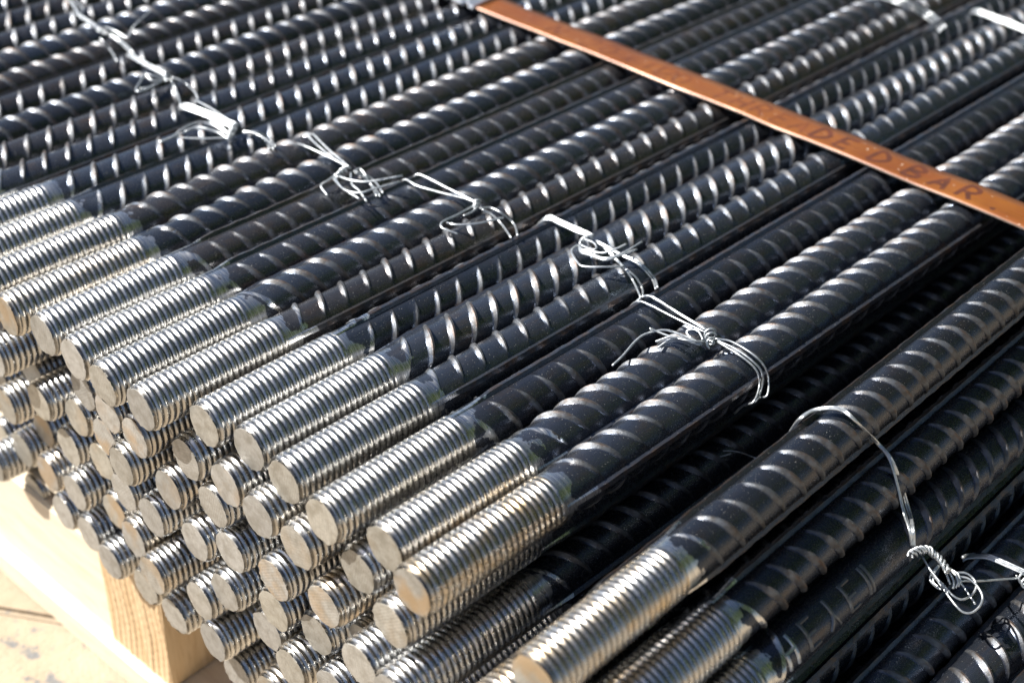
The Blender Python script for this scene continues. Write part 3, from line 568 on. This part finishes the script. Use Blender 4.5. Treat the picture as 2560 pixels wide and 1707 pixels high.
FONT = {'N': [[(0,0),(.05,1),(.65,0),(.7,1)]], '2': [[(0,.8),(.25,1),(.6,.85),(.55,.6),(0,0),(.7,.02)]],
        '0': [[(.35,1),(.05,.75),(.05,.3),(.35,0),(.65,.25),(.65,.72),(.35,1)]], 'x': [[(.1,.65),(.55,.05)],[(.55,.65),(.1,.05)]],
        '1': [[(.2,.8),(.4,1),(.4,0)]], 'T': [[(0,1),(.75,.97)],[(.36,.98),(.38,0)]], 'H': [[(0,1),(.03,0)],[(.65,1),(.66,0)],[(0,.5),(.65,.52)]],
        'R': [[(.05,0),(.05,1),(.5,.98),(.62,.75),(.45,.52),(.05,.48)],[(.3,.5),(.68,0)]], 'E': [[(.65,1),(.05,.98),(.03,0),(.65,.02)],[(.04,.5),(.5,.52)]],
        'A': [[(0,0),(.35,1),(.7,0)],[(.12,.35),(.58,.36)]], 'D': [[(.05,0),(.05,1),(.45,.9),(.72,.5),(.4,.08),(.05,0)]],
        'B': [[(.05,0),(.05,1),(.5,.95),(.55,.7),(.08,.52),(.6,.4),(.58,.1),(.05,0)]], '.': [[(.3,.02),(.42,.10),(.36,.0)]]}
TEXT = [('N',-95),('2',-70),('0',-58),('x',-43),('1',-31),('1',-24),('2',-18),('0',-9),('T',16),('H',29),('R',41),('E',54),('A',65),('D',77),('E',91),('D',110),('B',129),('A',143),('R',157),('.',172)]
def band_u(X):                   # strap index whose middle has this x (mm)
    for i in range(len(pb)-1):
        a = (pb[i].x+pf[i].x)/2; b = (pb[i+1].x+pf[i+1].x)/2
        if a <= X <= b: return i+(X-a)/(b-a)
    return 0
wr = random.Random(9)
for lo, hi, inkname, wid in ((-200, 70, 'ink_faint', 0.75), (70, 300, 'ink', 1.15)):
    verts, faces = [], []
    for ch, X in TEXT:
        if not lo <= X < hi: continue
        for pl in FONT[ch]:
            q = [Vector((a[0]*11.0, a[1]*12.0, 0)) for a in pl]
            q = smooth_path(q, 5) if len(q) > 2 and ch in '20DBR' else [q[0].lerp(q[-1], i/6) for i in range(7)] if len(q) == 2 else [v for a, b in zip(q[:-1], q[1:]) for v in (a, a.lerp(b, .33), a.lerp(b, .66))]+[q[-1]]
            base = len(verts); lift = 0.05+0.02*wr.random()
            for i, p in enumerate(q):
                tg = (q[min(i+1, len(q)-1)]-q[max(i-1, 0)]); tg = tg.normalized() if tg.length > 1e-6 else Vector((1, 0, 0))
                nn = Vector((-tg.y, tg.x, 0)); hw = wid+wr.uniform(-.14, .14)
                for s in (-1, 1):
                    w = p+nn*hw*s
                    verts.append(tuple(surf(band_u(X+w.x+w.y*0.12), 0.80-w.y/20.8, lift)))
            for i in range(len(q)-1): faces.append((base+2*i, base+2*i+1, base+2*i+3, base+2*i+2))
    obj('handwriting', mesh('handwriting', verts, faces, M[inkname], smooth=False), strap)
# crimped seal near the upper end
bm = bmesh.new(); verts, faces = [], []
us = [band_u(-143)-0.09*i for i in range(22)]
ring = [(-.09, 1.3), (.25, 1.9), (.5, 2.1), (.75, 1.9), (1.09, 1.3), (1.12, 0), (1.06, -1.6), (.5, -1.8), (-.06, -1.6), (-.12, 0)]
for i, u in enumerate(us):
    ph = i % 7
    notch = 0.10 if ph in (3, 4) else 0.0
    for v, l in ring:
        vv = v-(notch if v > .8 else 0)+(notch if v < .2 else 0)
        verts.append(tuple(surf(max(0.0, u), vv, l+(0.8 if notch and abs(v-.5) > .4 else 0))))
faces = grid_faces(len(us), len(ring)); faces.append(tuple(range(len(ring)))); faces.append(tuple((len(us)-1)*len(ring)+k for k in range(len(ring))))
me = mesh('seal', verts, faces, M['seal'], smooth=False)
bm.from_mesh(me); bmesh.ops.recalc_face_normals(bm, faces=bm.faces); bm.to_mesh(me); bm.free()
obj('seal', me, strap)

# ------------------------------------------------------------------ timber under the stack
PYAW = R(2.5)
pallet = thing('wooden_pallet', 'pale pine pallet with a sawn block, under the bar ends', 'pallet', (-15, 12, -216), PYAW)
def slab(name, x0, x1, y0, y1, z0, z1, mat, bev=1.2, seed=0):
    v, f = [], []
    box(v, f, x0, x1, y0, y1, z0, z1, bev)
    me = mesh(name, v, f, mat, smooth=False)
    return obj(name, me, pallet)
# the block, its sawn front ridged by the blade
v, f = [], []
NX, NZ = 96, 26
rr = random.Random(3)
amp = [rr.uniform(0.4, 1.0) for _ in range(40)]
for i in range(NX+1):
    for j in range(NZ+1):
        x = -47+47*i/NX; z = 19+64*j/NZ
        s = (x+47)/47*11.0+0.25*math.sin(z*0.11)
        k = int(s); fr = s-k
        dpt = 0.75*amp[k % 40]*max(0.0, math.sin(math.pi*fr))**0.7+0.25*math.sin(z*1.1+k*2)*(0.5-abs(fr-.5))
        v.append((x, 0.9-dpt, z))
nf = (NX+1)*(NZ+1)
for i in range(NX):
    for j in range(NZ):
        a = i*(NZ+1)+j; f.append((a, a+NZ+1, a+NZ+2, a+1))
v += [(-47, 1.6, 19), (0, 1.6, 19), (0, 1.6, 83), (-47, 1.6, 83), (-47, 110, 19), (0, 110, 19), (0, 110, 83), (-47, 110, 83)]
f += [tuple(nf+q for q in t) for t in ((1, 5, 6, 2), (0, 3, 7, 4), (3, 2, 6, 7), (0, 4, 5, 1), (4, 7, 6, 5))]
edge = [NX*(NZ+1)+j for j in range(NZ+1)]
f += [(edge[j], nf+1 if j < NZ//2 else nf+2, edge[j+1]) for j in range(NZ)]+[(edge[NZ//2], nf+1, nf+2)]
obj('block', mesh('block', v, f, M['block'], smooth=False), pallet)
slab('stringer', -560, -47.6, 2.5, 90, 19, 76, M['wood'])
slab('bottom_board', -560, 150, -4.0, 95, 1.0, 18.4, M['wood'], 1.6)
slab('deck_board', -560, 330, 6.0, 96, 84, 85.5, M['wood'], 0.3)
slab('block', 300, 360, 3.0, 110, 19, 83, M['block'])

# ------------------------------------------------------------------ the ground: sandy paving, pavers picked out near the pallet
S = 60000.0
v = [(-S, -S, -219.0+GZ), (S, -S, -219.0+GZ), (S, S, -219.0+GZ), (-S, S, -219.0+GZ)]
g = obj('ground', mesh('ground', v, [(0, 1, 2, 3)], M['ground'], smooth=False), None, 'structure')
v, f = [], []
box(v, f, -98, 98, -48, 48, -30, 0, 2.5)
PV = mesh('paver', v, f, M['paver'], smooth=False)
pr = random.Random(12); ca, sa = math.cos(R(33)), math.sin(R(33))
for i in range(-3, 4):
    for j in range(-5, 5):
        px, py = i*200+(j % 2)*100, j*100
        x, y = -190+px*ca-py*sa, -110+px*sa+py*ca
        if y > 380: continue
        p = obj('paver', PV, g)
        p.location = (x*MM, y*MM, (-216.2+pr.uniform(-0.8, 0.8)+GZ)*MM)
        p.rotation_euler = (R(pr.uniform(-.4, .4)), R(pr.uniform(-.4, .4)), R(33+pr.uniform(-.8, .8)))

# grass and trees beyond the paving, which the bars mirror
v = [(-9000, 3200, -212), (16000, 3200, -212), (16000, 30000, -212), (-9000, 30000, -212)]
obj('grass_field', mesh('grass_field', [(x, y, z+GZ) for x, y, z in v], [(0, 1, 2, 3)], M['grass'], smooth=False), None, 'structure')
def tree_mesh(seed):
    rnd = random.Random(seed); v, f = [], []
    for c in range(26):
        a = rnd.uniform(0, 6.28); rr = 1500*math.sqrt(rnd.random()); cx, cy, cz = rr*math.cos(a), rr*math.sin(a), rnd.uniform(1500, 5200)
        cr = rnd.uniform(450, 900)
        for q in range(120):
            d = Vector((rnd.gauss(0, 1), rnd.gauss(0, 1), rnd.gauss(0, 1))).normalized()*cr*rnd.random()**0.4
            p = Vector((cx, cy, cz))+d; n = Vector((rnd.gauss(0, 1), rnd.gauss(0, 1), rnd.gauss(0, 1)+.6)).normalized()
            t1 = n.orthogonal().normalized(); t2 = n.cross(t1); sz = rnd.uniform(110, 210); o = len(v)
            for s1, s2 in ((-1, 0), (0, -.6), (1, 0), (0, .6)): v.append(tuple(p+t1*s1*sz+t2*s2*sz))
            f.append((o, o+1, o+2, o+3))
    crown = mesh('crown', v, f, M['leaf'], smooth=False)
    v, f = [], []
    for i in range(7):
        for k in range(10):
            r = 160*(1-i/9)*(1+.1*math.sin(k*2.3+i)); th = 2*math.pi*k/10
            v.append((r*math.sin(th)+40*math.sin(i), r*math.cos(th)+30*math.cos(i*1.3), i*600))
    return crown, mesh('trunk', v, grid_faces(7, 10), M['bark'])
CR, TR = tree_mesh(5)
for i, (x, y, sc, lab) in enumerate(((600, 7200, 1.35, 'tall leafy tree mirrored in the bars, straight beyond the stack'), (3300, 5600, 1.3, 'leafy tree beyond the right corner of the stack'),
                                     (5000, 3200, 1.25, 'leafy tree off to the right of the bars'), (-2200, 10500, 1.3, 'leafy tree farthest behind the stack'),
                                     (5000, 300, 1.15, 'smaller leafy tree beside the paving, farthest right'))):
    t = thing('tree', lab, 'tree', (x, y, -216), i*1.7, 'trees beyond the stack')
    t.scale = (sc, sc, sc)
    obj('crown', CR, t); obj('trunk', TR, t)
